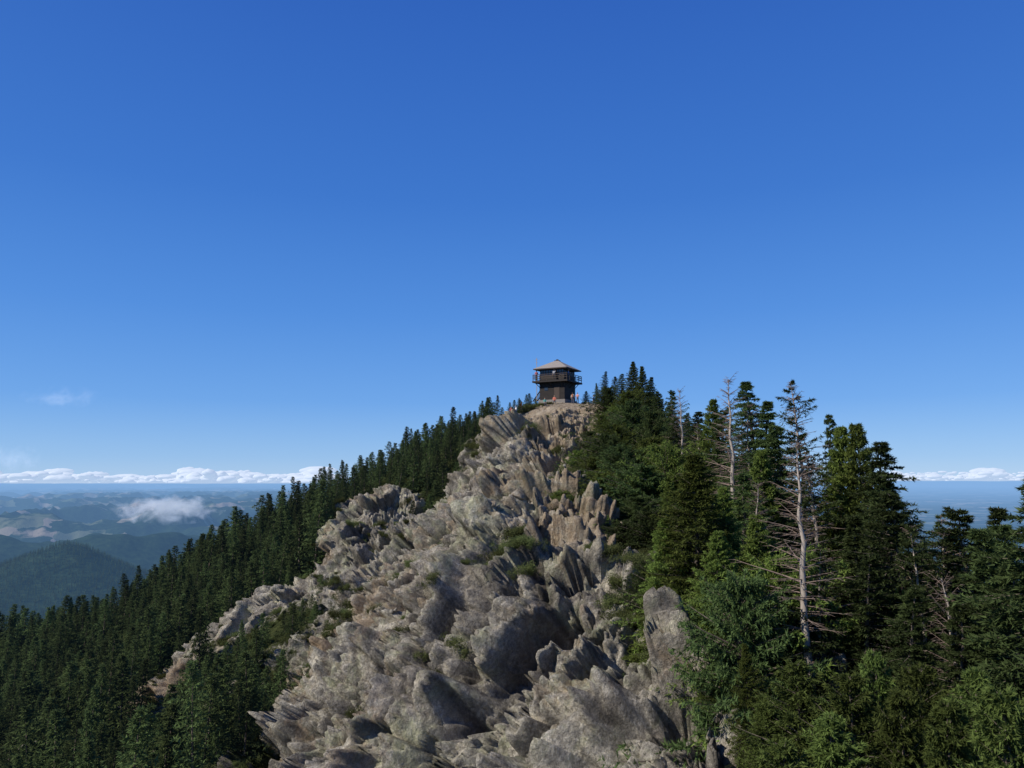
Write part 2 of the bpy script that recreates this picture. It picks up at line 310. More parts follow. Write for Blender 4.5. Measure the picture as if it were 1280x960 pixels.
def conifer(name,H,R,nb,tw,nlf,ll,lw,seed,base=.05,power=.8,droop=.25,e_lo=-.1,e_hi=.8,irr=.3,flag=0,leafp=None,trunk=None,mats=None,wood=True,bend=.02,twf=.42,lobe=.3):
    g=np.random.default_rng(seed)
    t=base+(1-base)*(np.arange(nb)+g.random(nb))/nb; t=np.minimum(t,.99)
    if wood: t=t+(.5*(1-base)/max(8,H*2.2))*np.sin(t*max(8,H*2.2)*2*math.pi)*.28; t=np.clip(t,base,.99)
    az=np.arange(nb)*2.39996+g.normal(0,.35,nb)
    L=R*((1-t)/(1-base))**power*(1-irr+2*irr*g.random(nb))+.08
    lob=vnoise(np.cos(az)*1.6+5,np.sin(az)*1.6+5,t*9,seed);L*=1+lobe*lob
    L*=1+flag*np.cos(az-.2)
    e=e_lo+(e_hi-e_lo)*t**1.5+g.normal(0,.09,nb)
    bx=bend*H*np.sin(t*3);by=bend*H*np.sin(t*2.1+1)-bend*H*math.sin(1)
    lp=np.ones(nb) if leafp is None else np.array([leafp(a,b) for a,b in zip(t,az)])
    has=g.random(nb)<lp
    dh=np.stack([np.cos(az),np.sin(az),0*az],1);pp=np.stack([-np.sin(az),np.cos(az),0*az],1)
    def bp(s):
        h=L[:,None]*s*np.cos(e)[:,None]
        zz=L[:,None]*(np.sin(e)[:,None]*s-droop*s**2+.45*droop*s**4)
        P=h[...,None]*dh[:,None,:];P[...,2]+=zz+(t*H)[:,None];P[...,0]+=bx[:,None];P[...,1]+=by[:,None];return P
    half=tw//2
    s=np.linspace(.14,1,half)[None]+g.normal(0,.02,(nb,half));s=np.repeat(s,2,1);side=np.tile([1,-1],half)[None]
    P=bp(s)
    a=.95-.35*s+g.normal(0,.2,s.shape)
    td=dh[:,None]*np.cos(a)[...,None]+pp[:,None]*(side*np.sin(a))[...,None];td[...,2]+=-.1+g.normal(0,.18,s.shape)
    tl=np.minimum(L[:,None]*twf*(1-.8*s)+.07,.10*H)*(.7+.6*g.random(s.shape))
    u=(np.arange(nlf)[None,None]+g.random((nb,2*half,nlf)))/nlf
    pos=P[:,:,None]+td[:,:,None]*(tl[...,None]*u)[...,None];pos[...,2]-=.12*tl[...,None]*u*u
    k=pos.shape[:3]
    ld=td[:,:,None]*.75+g.normal(0,.42,k+(3,));ld[...,2]+=.12
    ld/=np.linalg.norm(ld,axis=-1,keepdims=True)
    upv=g.normal(0,.45,k+(3,));upv[...,2]+=1
    sd=np.cross(ld,upv);sd/=np.linalg.norm(sd,axis=-1,keepdims=True)+1e-6
    sz=((.65+.7*g.random(k))*(1-.45*t[:,None,None]))[...,None]
    keep=np.broadcast_to(has[:,None,None],k)&(g.random(k)<.93)
    a0=pos-sd*lw*.5*sz;a1=pos+sd*lw*.5*sz;a2=pos+ld*ll*sz
    V=np.stack([a0,a1,a2],3)[keep].reshape(-1,3)
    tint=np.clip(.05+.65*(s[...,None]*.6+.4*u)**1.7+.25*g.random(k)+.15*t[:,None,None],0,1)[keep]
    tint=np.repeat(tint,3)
    nv=len(V);Fl=np.arange(nv).reshape(-1,3)
    VV=[V];FF=[Fl];TT=[tint];MI=[np.zeros(len(Fl),int)]
    def tube(C,rad,sides,mi):
        m,kk=C.shape[:2]
        tg=np.gradient(C,axis=1);tg/=np.linalg.norm(tg,axis=-1,keepdims=True)+1e-9
        ref=np.where(np.abs(tg[...,2:3])>.8,np.array([1.,0,0]),np.array([0,0,1.]))
        n1=np.cross(tg,ref);n1/=np.linalg.norm(n1,axis=-1,keepdims=True)+1e-9;n2=np.cross(tg,n1)
        an=np.arange(sides)*2*math.pi/sides
        ring=C[:,:,None]+rad[:,:,None,None]*(n1[:,:,None]*np.cos(an)[:,None]+n2[:,:,None]*np.sin(an)[:,None])
        off=sum(len(v) for v in VV)
        ids=np.arange(m*kk*sides).reshape(m,kk,sides)+off
        A=ids[:,:-1];Bq=ids[:,1:];A2=np.roll(A,-1,2);B2=np.roll(Bq,-1,2)
        f=np.concatenate([np.stack([A,A2,B2],-1).reshape(-1,3),np.stack([A,B2,Bq],-1).reshape(-1,3)])
        VV.append(ring.reshape(-1,3));FF.append(f);TT.append(np.zeros(m*kk*sides));MI.append(np.full(len(f),mi))
    if wood:
        ss=np.tile(np.linspace(0,1,5),(nb,1));C=bp(ss)
        r0=np.clip(.012*L+.008,.008,.06)
        tube(C[has],(r0[:,None]*(1.05-ss))[has],3,1)
        if (~has).any():
            C2=C[~has];tube(C2,(r0[:,None]*(1.15-ss))[~has],3,3)
            nt=min(8,2*half);sel=g.choice(2*half,nt,replace=False)
            p0=P[~has][:,sel];p1=p0+td[~has][:,sel]*(tl[~has][:,sel]*.8)[...,None]
            CC=np.stack([p0,p1],2).reshape(-1,2,3);rd=np.tile([.009,.003],(len(CC),1));tube(CC,rd,3,3)
    tz=np.linspace(0,1,14);tx=bend*H*np.sin(tz*3);ty=bend*H*np.sin(tz*2.1+1)-bend*H*math.sin(1)
    tr=(trunk or .016*H)
    C=np.stack([tx,ty,tz*H*.995-.0],1);C[0,2]=-1.0*min(1,H/8)
    if wood: C[1:-1,:2]+=g.normal(0,.03,(12,2))
    tube(C[None],(tr*(1.02-tz)**.8)[None],7 if wood else 4,2)
    Va=np.concatenate(VV);Fa=np.concatenate(FF)
    me=mesh_from(name,Va,Fa);addattr(me,'tint',np.concatenate(TT))
    me.polygons.foreach_set('material_index',np.concatenate(MI).astype(np.int32))
    for m in (mats or (ML,MB,MB,MR)): me.materials.append(m)
    me['H']=H;me['R']=R
    return me
hm=(ML2,MB,MB,MR);lm=(ML3,MB,MB,MR);sm=(ML2,MB,MD,MR);fm=(MLF,MB,MB,MR)
K={}
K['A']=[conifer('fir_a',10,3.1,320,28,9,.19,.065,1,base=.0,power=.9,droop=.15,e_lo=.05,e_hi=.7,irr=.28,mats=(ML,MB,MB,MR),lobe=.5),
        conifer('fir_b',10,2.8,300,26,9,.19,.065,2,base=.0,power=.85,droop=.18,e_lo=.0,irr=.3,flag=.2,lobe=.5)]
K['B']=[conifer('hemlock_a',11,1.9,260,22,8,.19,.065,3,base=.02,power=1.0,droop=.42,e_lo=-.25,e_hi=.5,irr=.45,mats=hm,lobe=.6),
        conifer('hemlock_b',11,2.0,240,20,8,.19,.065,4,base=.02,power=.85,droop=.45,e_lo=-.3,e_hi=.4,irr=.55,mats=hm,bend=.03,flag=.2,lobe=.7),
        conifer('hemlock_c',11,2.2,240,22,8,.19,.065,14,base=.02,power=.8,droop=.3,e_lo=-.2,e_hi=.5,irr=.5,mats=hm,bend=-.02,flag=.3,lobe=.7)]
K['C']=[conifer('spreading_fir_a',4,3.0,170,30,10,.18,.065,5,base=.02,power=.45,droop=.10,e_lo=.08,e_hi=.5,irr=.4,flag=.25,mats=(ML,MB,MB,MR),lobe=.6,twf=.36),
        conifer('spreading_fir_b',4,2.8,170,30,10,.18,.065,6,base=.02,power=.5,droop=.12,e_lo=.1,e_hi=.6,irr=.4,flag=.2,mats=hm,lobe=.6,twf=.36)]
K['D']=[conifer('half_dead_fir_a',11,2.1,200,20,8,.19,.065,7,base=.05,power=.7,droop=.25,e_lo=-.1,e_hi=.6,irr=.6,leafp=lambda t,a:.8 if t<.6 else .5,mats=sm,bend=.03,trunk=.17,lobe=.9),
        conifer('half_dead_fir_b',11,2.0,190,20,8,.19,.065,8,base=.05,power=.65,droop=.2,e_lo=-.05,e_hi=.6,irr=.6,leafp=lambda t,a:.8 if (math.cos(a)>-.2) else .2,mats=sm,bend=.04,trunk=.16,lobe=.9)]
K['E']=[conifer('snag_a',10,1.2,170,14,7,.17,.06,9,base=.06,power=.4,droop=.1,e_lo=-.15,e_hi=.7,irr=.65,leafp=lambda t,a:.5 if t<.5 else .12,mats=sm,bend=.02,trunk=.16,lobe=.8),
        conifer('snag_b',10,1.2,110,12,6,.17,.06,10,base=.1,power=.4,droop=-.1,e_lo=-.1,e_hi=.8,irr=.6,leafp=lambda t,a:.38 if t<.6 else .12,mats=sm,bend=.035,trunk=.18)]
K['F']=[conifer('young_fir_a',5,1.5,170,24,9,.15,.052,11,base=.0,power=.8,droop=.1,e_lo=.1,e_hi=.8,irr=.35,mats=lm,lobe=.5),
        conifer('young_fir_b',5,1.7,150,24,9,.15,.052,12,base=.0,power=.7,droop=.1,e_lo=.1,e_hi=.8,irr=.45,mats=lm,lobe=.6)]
def hidden_coll(name,meshes):
    c=bpy.data.collections.new(name)
    for m in meshes:
        o=bpy.data.objects.new(m.name,m);c.objects.link(o)
    return c
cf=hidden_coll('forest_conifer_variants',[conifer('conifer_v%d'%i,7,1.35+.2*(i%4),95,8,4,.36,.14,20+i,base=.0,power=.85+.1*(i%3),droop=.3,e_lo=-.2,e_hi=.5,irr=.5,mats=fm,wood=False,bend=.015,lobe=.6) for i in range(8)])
cff=hidden_coll('valley_conifer_variants',[conifer('valley_v%d'%i,22,4.0,36,4,2,2.3,1.1,40+i,base=.0,power=1.0,droop=.2,irr=.3,mats=fm,wood=False,bend=.0) for i in range(3)])
def shrub(name,seed,mat):
    g=np.random.default_rng(seed);n=2600
    c=g.normal(0,1,(26,3))*np.array([.42,.42,.12])+np.array([0,0,.22])
    p=c[g.integers(0,26,n)]+g.normal(0,.13,(n,3))
    ld=g.normal(0,1,(n,3));ld[:,2]=np.abs(ld[:,2]);ld/=np.linalg.norm(ld,axis=1,keepdims=True)
    sd=np.cross(ld,g.normal(0,1,(n,3)));sd/=np.linalg.norm(sd,axis=1,keepdims=True)
    V=np.stack([p-sd*.022,p+sd*.022,p+ld*.09],1).reshape(-1,3)
    me=mesh_from(name,V,np.arange(3*n).reshape(-1,3));addattr(me,'tint',np.repeat(g.random(n)*.6+np.clip(p[:,2],0,.4),3));me.materials.append(mat);return me
cs=hidden_coll('shrub_variants',[shrub('shrub_v0',1,MS),shrub('shrub_v1',2,MS),shrub('shrub_v2',3,MS)])
import bmesh
def boulder(name,seed):
    g=np.random.default_rng(seed);bm=bmesh.new()
    for i in range(16):
        v=g.normal(0,1,3);v/=np.linalg.norm(v);v*=np.array([.6,.5,.42])*(.85+.3*g.random());bm.verts.new(v)
    r=bmesh.ops.convex_hull(bm,input=bm.verts);bmesh.ops.bevel(bm,geom=bm.edges[:],offset=.03,segments=1,affect='EDGES')
    me=bpy.data.meshes.new(name);bm.to_mesh(me);bm.free();addattr(me,'dirt',np.full(len(me.vertices),.5));addattr(me,'veg',np.zeros(len(me.vertices)));me.materials.append(MG);return me
cr=hidden_coll('boulder_variants',[boulder('boulder_v%d'%i,i) for i in range(5)])
def scatter(name,coll,nvar,P,S,rz,tilt=0,seed=0):
    g=np.random.default_rng(seed);P=np.asarray(P,float);m=len(P)
    me=bpy.data.meshes.new(name);me.vertices.add(m);me.vertices.foreach_set('co',P.astype(np.float32).ravel())
    a=me.attributes.new('scl','FLOAT_VECTOR','POINT');a.data.foreach_set('vector',np.asarray(S,np.float32).ravel())
    a=me.attributes.new('rot','FLOAT_VECTOR','POINT');ro=np.stack([g.normal(0,tilt,m),g.normal(0,tilt,m),rz],1);a.data.foreach_set('vector',ro.astype(np.float32).ravel())
    a=me.attributes.new('vi','INT','POINT');a.data.foreach_set('value',g.integers(0,nvar,m).astype(np.int32))
    o=link(bpy.data.objects.new(name,me))
    ng=bpy.data.node_groups.new(name+'_nodes','GeometryNodeTree')
    ng.interface.new_socket('Geometry',in_out='INPUT',socket_type='NodeSocketGeometry');ng.interface.new_socket('Geometry',in_out='OUTPUT',socket_type='NodeSocketGeometry')
    N=ng.nodes;gi=N.new('NodeGroupInput');go=N.new('NodeGroupOutput');ip=N.new('GeometryNodeInstanceOnPoints');ci=N.new('GeometryNodeCollectionInfo')
    ci.inputs['Collection'].default_value=coll;ci.inputs['Separate Children'].default_value=True;ci.inputs['Reset Children'].default_value=True
    def na(nm,ty):
        q=N.new('GeometryNodeInputNamedAttribute');q.data_type=ty;q.inputs['Name'].default_value=nm;return next(x for x in q.outputs if x.enabled and x.name=='Attribute')
    L=ng.links;L.new(gi.outputs[0],ip.inputs['Points']);L.new(ci.outputs[0],ip.inputs['Instance']);ip.inputs['Pick Instance'].default_value=True
    L.new(na('vi','INT'),ip.inputs['Instance Index']);L.new(na('scl','FLOAT_VECTOR'),ip.inputs['Scale']);L.new(na('rot','FLOAT_VECTOR'),ip.inputs['Rotation'])
    L.new(ip.outputs[0],go.inputs[0])
    md=o.modifiers.new('scatter','NODES');md.node_group=ng
    return o
dg=bpy.context.evaluated_depsgraph_get();TO=bpy.data.objects['mountain_terrain'].evaluated_get(dg)
def surf(x,y):
    ok,loc,nr,ix=TO.ray_cast(Vector((x,y,80)),Vector((0,0,-1)));return loc.z if ok else gz(x,y)
g=np.random.default_rng(77)
def jgrid(x0,x1,y0,y1,d):
    a,b=np.meshgrid(np.arange(x0,x1,d),np.arange(y0,y1,d));a=a.ravel()+g.uniform(-.48,.48,a.size)*d;b=b.ravel()+g.uniform(-.48,.48,b.size)*d;return a,b
a,b=jgrid(-230,5,50,260,2.05)
z,v,dd=ground(a,b)
m=(v+.35*fbm(a/6,b/6,a*0,3,301)>.56)&~((a>-3)&(b<132))
shr=np.ones(len(a))
for (px,py,Yd,rad,dep) in [(335,785,86,4.8,20),(435,705,92,5,18),(500,665,98,4,12),(215,905,78,3.6,10),(25,935,100,4,10)]:
    x0,y0,_=pixel_to_world(px,py,Yd);dd_=np.hypot(a-x0,(b-y0)*.85);m&=(dd_>rad)
    front=(b<y0)&(np.abs((a-x0)-(b-y0)*x0/y0)<rad*1.2)&(dd_<dep);shr=np.where(front,.5,shr)
a,b,z,shr=a[m],b[m],z[m],shr[m]
sc=g.uniform(.5,1.35,len(a))*(.92+.35*vnoise(a/12,b/12,a*0,44))*shr
top=np.exp(-(((a+5)/30)**2+((b-122)/16)**2));sc*=1-.4*top
P=list(np.stack([a,b,z-.3],1));S=list(np.stack([sc*g.uniform(.75,1.3,len(a))]*2+[sc],1))
for (px,py,Yd,wf) in [(658,497,127,1.2),(648,502,126,1),(636,506,124,1.2),(620,492,123,1),(611,503,122,1.1),(600,516,121,1.3),(588,522,121,1.2),(576,516,121,1.4),(566,524,120,1.2),(553,518,120,1.1),(545,528,120,1.3),(534,536,120,1.3),(628,512,119,1.4),(642,515,121,1.5),(662,504,122,1.6),(606,520,117,1.5),(595,530,116,1.5),(580,535,114,1.6),(560,545,114,1.5),(570,560,110,1.4),(545,560,110,1.4),(615,525,115,1.5),(590,545,112,1.5),(572,575,106,1.3),(560,590,104,1.4),(630,520,117,1.4),(650,512,119,1.5),(585,560,108,1.4),(575,590,102,1.3),(602,540,111,1.4),(618,535,112,1.3),(556,575,106,1.4)]:
    x,y,zt=pixel_to_world(px,py,Yd);zg=surf(x,y);H=max(2.6,zt-zg);P.append((x,y,zg-.3));s=H/7;S.append((max(s,.4)*wf,)*2+(s,))
for (px,py,Yd) in [(250,845,86),(240,900,78),(300,930,62),(320,900,66),(160,900,90),(130,915,86),(280,935,60),(402,752,86),(375,690,102),(255,870,80),(410,690,100),(540,610,104),(550,595,106),(530,625,100),(180,900,90),(515,645,98),(290,910,66),(310,930,60),(260,930,64),(245,890,80),(345,880,64),(270,920,66),(330,925,58),(305,890,70),(285,880,74),(320,870,72),(350,850,70),(365,815,76),(230,930,70),(395,790,80)]:
    x,y,zt=pixel_to_world(px,py+12,Yd);zg=surf(x,y);H=g.uniform(2.6,4.8);P.append((x,y,zg-.3));s=H/7;S.append((s*1.2,s*1.2,s))
scatter('conifer_forest',cf,8,P,S,g.uniform(0,6.28,len(P)),.05,1)
print('forest',len(a))
a,b=jgrid(18,90,50,190,3.2);z,v,dd=ground(a,b)
sc=g.uniform(.5,.9,len(a));scatter('flank_conifer_forest',cf,8,np.stack([a,b,z-.3],1),np.stack([sc*1.2,sc*1.2,sc],1),g.uniform(0,6.28,len(a)),.04,2)
a,b=jgrid(-3300,-150,250,4400,12)
r=np.hypot(a,b);br=a/b
m=(br>-.80)&(br<-.30)&(r>330)&(r<4400);a,b=a[m],b[m]
keep=g.random(len(a))<np.interp(np.hypot(a,b),[300,2000,4600],[1,.9,.75]);a,b=a[keep],b[keep]
z=far(a,b);sc=g.uniform(.5,1.1,len(a))
scatter('valley_conifer_forest',cff,3,np.stack([a,b,z-1],1),np.stack([sc,sc,sc],1),g.uniform(0,6.28,len(a)),.02,3)
print('valley',len(a),time.time()-T0)
TR=[(745,478,121,'B',.9),(757,463,119,'B',1.3),(768,470,116,'B',1.3),(790,451,110,'A',.9),(779,466,113,'B',1.5),(802,457,107,'A',.85),(813,470,102,'B',1.6),(824,488,97,'B',1.5),(733,488,124,'B',.9),(760,485,112,'C',.8),(785,490,105,'C',.9),
(790,504,90,'C',1.1),(768,532,82,'C',1.1),(815,518,80,'C',1.1),(742,572,72,'C',.95),(778,560,68,'C',1.1),(812,550,70,'C',1.2),(718,603,66,'C',.9),(755,592,62,'C',1.1),(800,585,60,'C',1.2),(832,560,62,'C',1.1),(795,622,55,'C',1.1),(835,600,54,'A',.9),(738,612,64,'C',.9),
(700,615,63,'C',.9),(760,545,76,'C',1.0),(730,590,69,'C',.9),(765,625,57,'C',1.0),(745,632,59,'C',.8),(815,640,49,'C',1.1),(785,590,64,'C',1.1),(685,618,66,'C',.8),(750,640,55,'C',.8),(780,655,50,'C',.9),(672,626,68,'C',.6),(706,592,72,'C',.8),(722,564,78,'C',.8),(738,541,86,'C',.8),(752,518,97,'C',.7),(720,622,61,'C',.9),(770,508,104,'C',.8),
(838,487,76,'B',.9),(852,485,68,'E',.9),(845,520,68,'B',1.1),(870,530,62,'E',1),(888,497,60,'A',.9),(878,512,64,'B',1.3),(905,510,58,'B',1.2),(915,470,46,'E',1.2),(940,474,52,'B',1.5),(927,500,50,'D',1.2),(962,498,49,'B',1.4),(990,473,44,'D',1.1),(975,530,43,'B',1.3),(1003,548,29,'E',1.1),(1032,515,46,'B',.8),(1052,530,42,'A',.95),(1072,527,41,'A',1.0),(1088,548,38,'B',1.5),(1095,590,36,'B',1.4),(1005,560,40,'D',1.1),(950,560,42,'A',.9),(925,590,40,'B',1.3),
(862,565,35,'A',1.25),(905,606,37,'A',.9),(945,640,34,'A',1.1),(895,660,32,'A',1.15),(832,645,36,'A',1.0),(975,700,31,'C',1.0),(812,705,38,'C',.65),(850,735,34,'C',.8),(925,730,29,'C',.9),(900,770,30,'A',.8),(930,800,27,'A',.8),
(1118,613,31,'B',1.3),(1150,652,29,'D',.9),(1168,638,34,'D',.9),(1195,632,30,'B',1.3),(1230,655,27,'B',1.4),(1276,588,21,'B',1.3),(1215,690,33,'B',1.3),(1176,715,25,'E',1.0),(1140,730,26,'B',1.2),(1258,700,23,'B',1.3),(1060,640,33,'B',1.4),(1030,680,30,'D',1.0),(1085,690,29,'B',1.3),(1240,630,36,'B',1.5),(1160,690,38,'A',.9),(1205,750,24,'B',1.1),(945,600,38,'E',1.0),(1262,650,30,'B',1.5),(1185,660,40,'A',.9),
(1000,825,24,'F',1.1),(955,865,25,'F',1.1),(1060,840,22,'F',1.0),(1095,810,23,'F',.8),(1120,860,19,'F',.9),(1040,890,19,'F',1.1),(1252,855,15,'F',.9),(1180,870,17,'F',.8),(985,925,19,'F',1.0),(1215,830,20,'F',1.0),(1150,830,22,'F',1.0)]
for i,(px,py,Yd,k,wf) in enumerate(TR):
    x,y,zt=pixel_to_world(px,py,Yd);zg=gz(x,y);H=zt-zg
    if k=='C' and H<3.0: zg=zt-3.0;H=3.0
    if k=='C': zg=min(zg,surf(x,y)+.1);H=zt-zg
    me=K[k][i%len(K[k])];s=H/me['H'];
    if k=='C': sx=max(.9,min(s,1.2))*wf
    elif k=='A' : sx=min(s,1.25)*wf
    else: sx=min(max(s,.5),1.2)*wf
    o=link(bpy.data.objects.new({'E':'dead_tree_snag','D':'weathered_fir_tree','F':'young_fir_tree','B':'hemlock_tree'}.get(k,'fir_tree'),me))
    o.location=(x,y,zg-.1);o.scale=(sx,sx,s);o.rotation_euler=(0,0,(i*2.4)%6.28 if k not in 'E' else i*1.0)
SP=[(640,745,46,7),(655,748,45,6),(632,738,47,4),(490,712,70,8),(470,722,76,5),(430,770,74,6),(560,640,90,6),(410,862,57,5),(360,912,60,6),(750,755,43,6),(765,765,42,6),(845,830,34,5),(700,560,92,5),(620,545,108,5),(604,575,104,6),(655,520,116,5),(575,600,100,7),(690,720,50,3),(590,700,62,3),(540,700,68,4),(500,800,52,3),(690,600,78,5),(660,560,94,5),(450,800,64,4),(720,700,50,4),(790,800,37,4),(560,830,44,2)]
P=[];S=[]
for (px,py,Yd,cn) in SP:
    for j in range(cn):
        x,y,_=pixel_to_world(px,py,Yd);x+=g.normal(0,.7);y+=g.normal(0,.9);P.append((x,y,surf(x,y)-.02));s=g.uniform(.5,1.15)*(Yd/55)**.4;S.append((s,s,s))
a,b=jgrid(-45,15,30,128,.9);z,v,dd=ground(a,b);nn=fbm(a/4,b/4,z/4,4,401)
m=(v+.9*nn>.38)&(v<.95)&(g.random(len(a))<.5)
for x,y in zip(a[m],b[m]): P.append((x,y,surf(x,y)-.02));s=g.uniform(.3,1.0);S.append((s,s,s*g.uniform(.7,1.3)))
scatter('low_shrubs',cs,3,P,S,g.uniform(0,6.28,len(P)),.2,4);print('shrubs',len(P))
a=g.uniform(-30,14,900);b=g.uniform(30,126,900);z,v,dd=ground(a,b);m=(dd>.25)&(v<.5);a,b,z=a[m],b[m],z[m];s=g.lognormal(-1.1,.5,len(a))
z=np.array([surf(x,y) for x,y in zip(a,b)])
scatter('loose_boulders',cr,5,np.stack([a,b,z+.05],1),np.stack([s,s,s],1),g.uniform(0,6.28,len(a)),.6,5)
# ------------------------------------------------------------------ fire lookout
MW=simple('dark_stained_wood',(.022,.016,.013),.8,.3,4);MW2=simple('brown_trim_wood',(.05,.033,.024),.75,.3,5)
MRf=simple('weathered_shingles',(.27,.235,.20),.85,.25,3)
Ng=NT('window_glass');bb=Ng.n('ShaderNodeBsdfPrincipled');bb.inputs['Base Color'].default_value=(.05,.065,.08,1);bb.inputs['Roughness'].default_value=.08;bb.inputs['Metallic'].default_value=.5;Ng.l(bb.outputs[0],Ng.out.inputs[0]);MGl=Ng.m
MSt=simple('foundation_stone',(.20,.18,.16),.9,.3,3)
lx,ly,_=pixel_to_world(697,500,125);lz=gz(lx,ly)+.0
look=link(bpy.data.objects.new('fire_lookout_tower',None));look.location=(lx,ly,lz);look.rotation_euler=(0,0,math.radians(-28))
def part(name,boxes,mat,parent=look):
    bm=bmesh.new()
    for (c,s,*r) in boxes:
        M=Matrix.Translation(c)
        if r: M=M@r[0]
        M=M@Matrix.Diagonal((*s,1));bmesh.ops.create_cube(bm,size=1,matrix=M)
    me=bpy.data.meshes.new(name);bm.to_mesh(me);bm.free();me.materials.append(mat);o=link(bpy.data.objects.new(name,me));o.parent=parent;return o
part('stone_footing',[((0,0,-.7),(4.7,4.7,1.5))],MSt)
part('base_walls',[((0,0,1.5),(4.3,4.3,2.9))],MW)
bx=[]
for i in range(14):
    zz=.22+i*.2
    bx+=[((0,-2.16,zz),(4.44,.06,.15)),((0,2.16,zz),(4.44,.06,.15)),((-2.16,0,zz),(.06,4.24,.15)),((2.16,0,zz),(.06,4.24,.15))]
part('base_siding',bx,MW)
part('base_door',[((.9,-2.21,1.1),(.95,.05,1.95)),((.9,-2.235,1.1),(.75,.03,1.7))],MW2)
part('base_window',[((-1.0,-2.21,1.8),(.6,.05,.45))],MGl)
dz=2.98
part('catwalk_deck',[((0,0,dz+.09),(6.1,6.1,.1))]+[((0,-2.9+i*.645,dz-.05),(6.0,.09,.18)) for i in range(10)]+[((0,-3.07,dz),(6.2,.06,.26)),((0,3.07,dz),(6.2,.06,.26)),((-3.07,0,dz),(.06,6.08,.26)),((3.07,0,dz),(.06,6.08,.26))],MW)
br=[]
for s1 in (-1,1):
    for q in (-1.9,0,1.9):
        br.append(((q,s1*2.58,dz-.55),(.09,.09,1.25),Matrix.Rotation(-s1*.8,4,'X')))
        br.append(((s1*2.58,q,dz-.55),(.09,.09,1.25),Matrix.Rotation(s1*.8,4,'Y')))
part('deck_braces',br,MW)
rl=[]
for s1 in (-1,1):
    for h in (.4,.7,1.0):
        rl+=[((0,s1*3.02,dz+.14+h),(6.1,.05,.08)),((s1*3.02,0,dz+.14+h),(.05,5.98,.08))]
    for q in np.linspace(-3.0,3.0,6):
        rl+=[((q,s1*2.97,dz+.66),(.09,.05,1.05)),((s1*2.97,q,dz+.66),(.05,.09,1.05))]
part('catwalk_railing',rl,MW2)
c0=dz+.145
part('cab_lower_wall',[((0,0,c0+.42),(4.26,4.26,.84))],MW)
part('cab_windows',[((0,0,c0+1.36),(4.12,4.12,1.02))],MGl)
mu=[]
for s1 in (-1,1):
    for q in np.linspace(-2.07,2.07,10):
        w=.14 if abs(q)>2 else .06
        mu+=[((q,s1*2.09,c0+1.36),(w,.06,1.03)),((s1*2.09,q,c0+1.36),(.06,w,1.03))]
    for h in (.87,1.36,1.9):
        th_=.05 if h==1.36 else .12
        mu+=[((0,s1*2.115,c0+h),(4.3,.04,th_)),((s1*2.115,0,c0+h),(.04,4.2,th_))]
part('cab_mullions',mu,MW2)
part('cab_ceiling',[((0,0,c0+2.02),(4.3,4.3,.1))],MW)
rz0=c0+1.98;bm=bmesh.new();nc=9;rs=2.95;rt=.35;rh=1.45
for i in range(nc):
    a0=rs+(rt-rs)*i/nc;a1=rs+(rt-rs)*(i+1)/nc+.03;z0=rz0+rh*i/nc;z1=rz0+rh*(i+1)/nc+.02
    vs=[bm.verts.new((sx*a0,sy*a0,z0-.03)) for sx,sy in ((-1,-1),(1,-1),(1,1),(-1,1))]
    vm=[bm.verts.new((sx*a0,sy*a0,z0+.03)) for sx,sy in ((-1,-1),(1,-1),(1,1),(-1,1))]
    vt=[bm.verts.new((sx*a1,sy*a1,z1)) for sx,sy in ((-1,-1),(1,-1),(1,1),(-1,1))]
    for j in range(4):
        k=(j+1)%4;bm.faces.new((vs[j],vs[k],vm[k],vm[j]));bm.faces.new((vm[j],vm[k],vt[k],vt[j]))
    if i==0: bm.faces.new(vs[::-1])
    if i==nc-1: bm.faces.new(vt)
me=bpy.data.meshes.new('hip_roof');bm.to_mesh(me);bm.free();me.materials.append(MRf);o=link(bpy.data.objects.new('hip_roof',me));o.parent=look
part('roof_cap',[((0,0,rz0+rh+.06),(.78,.78,.12)),((0,0,rz0+rh+.2),(.3,.3,.22))],MW2)
part('roof_fascia',[((0,-2.97,rz0-.05),(5.98,.04,.15)),((0,2.97,rz0-.05),(5.98,.04,.15)),((-2.97,0,rz0-.05),(.04,5.9,.15)),((2.97,0,rz0-.05),(.04,5.9,.15))],MW2)
part('stairs',[((-3.4-.0,2.6-i*.3,dz-.1-i*.22),(.8,.3,.06)) for i in range(14)]+[((-3.8,.65,dz/2),(.06,5.0,.2),Matrix.Rotation(math.atan2(.22,.3),4,'X')),((-3.0-.02,.65,dz/2),(.06,5.0,.2),Matrix.Rotation(math.atan2(.22,.3),4,'X'))],MW)
part('radio_mast',[((-3.2,-1.2,3.6),(.07,.07,7.2)),((-3.2,-1.2,6.9),(.5,.05,.05)),((-3.2,-1.2,6.4),(.35,.05,.05))],MD)
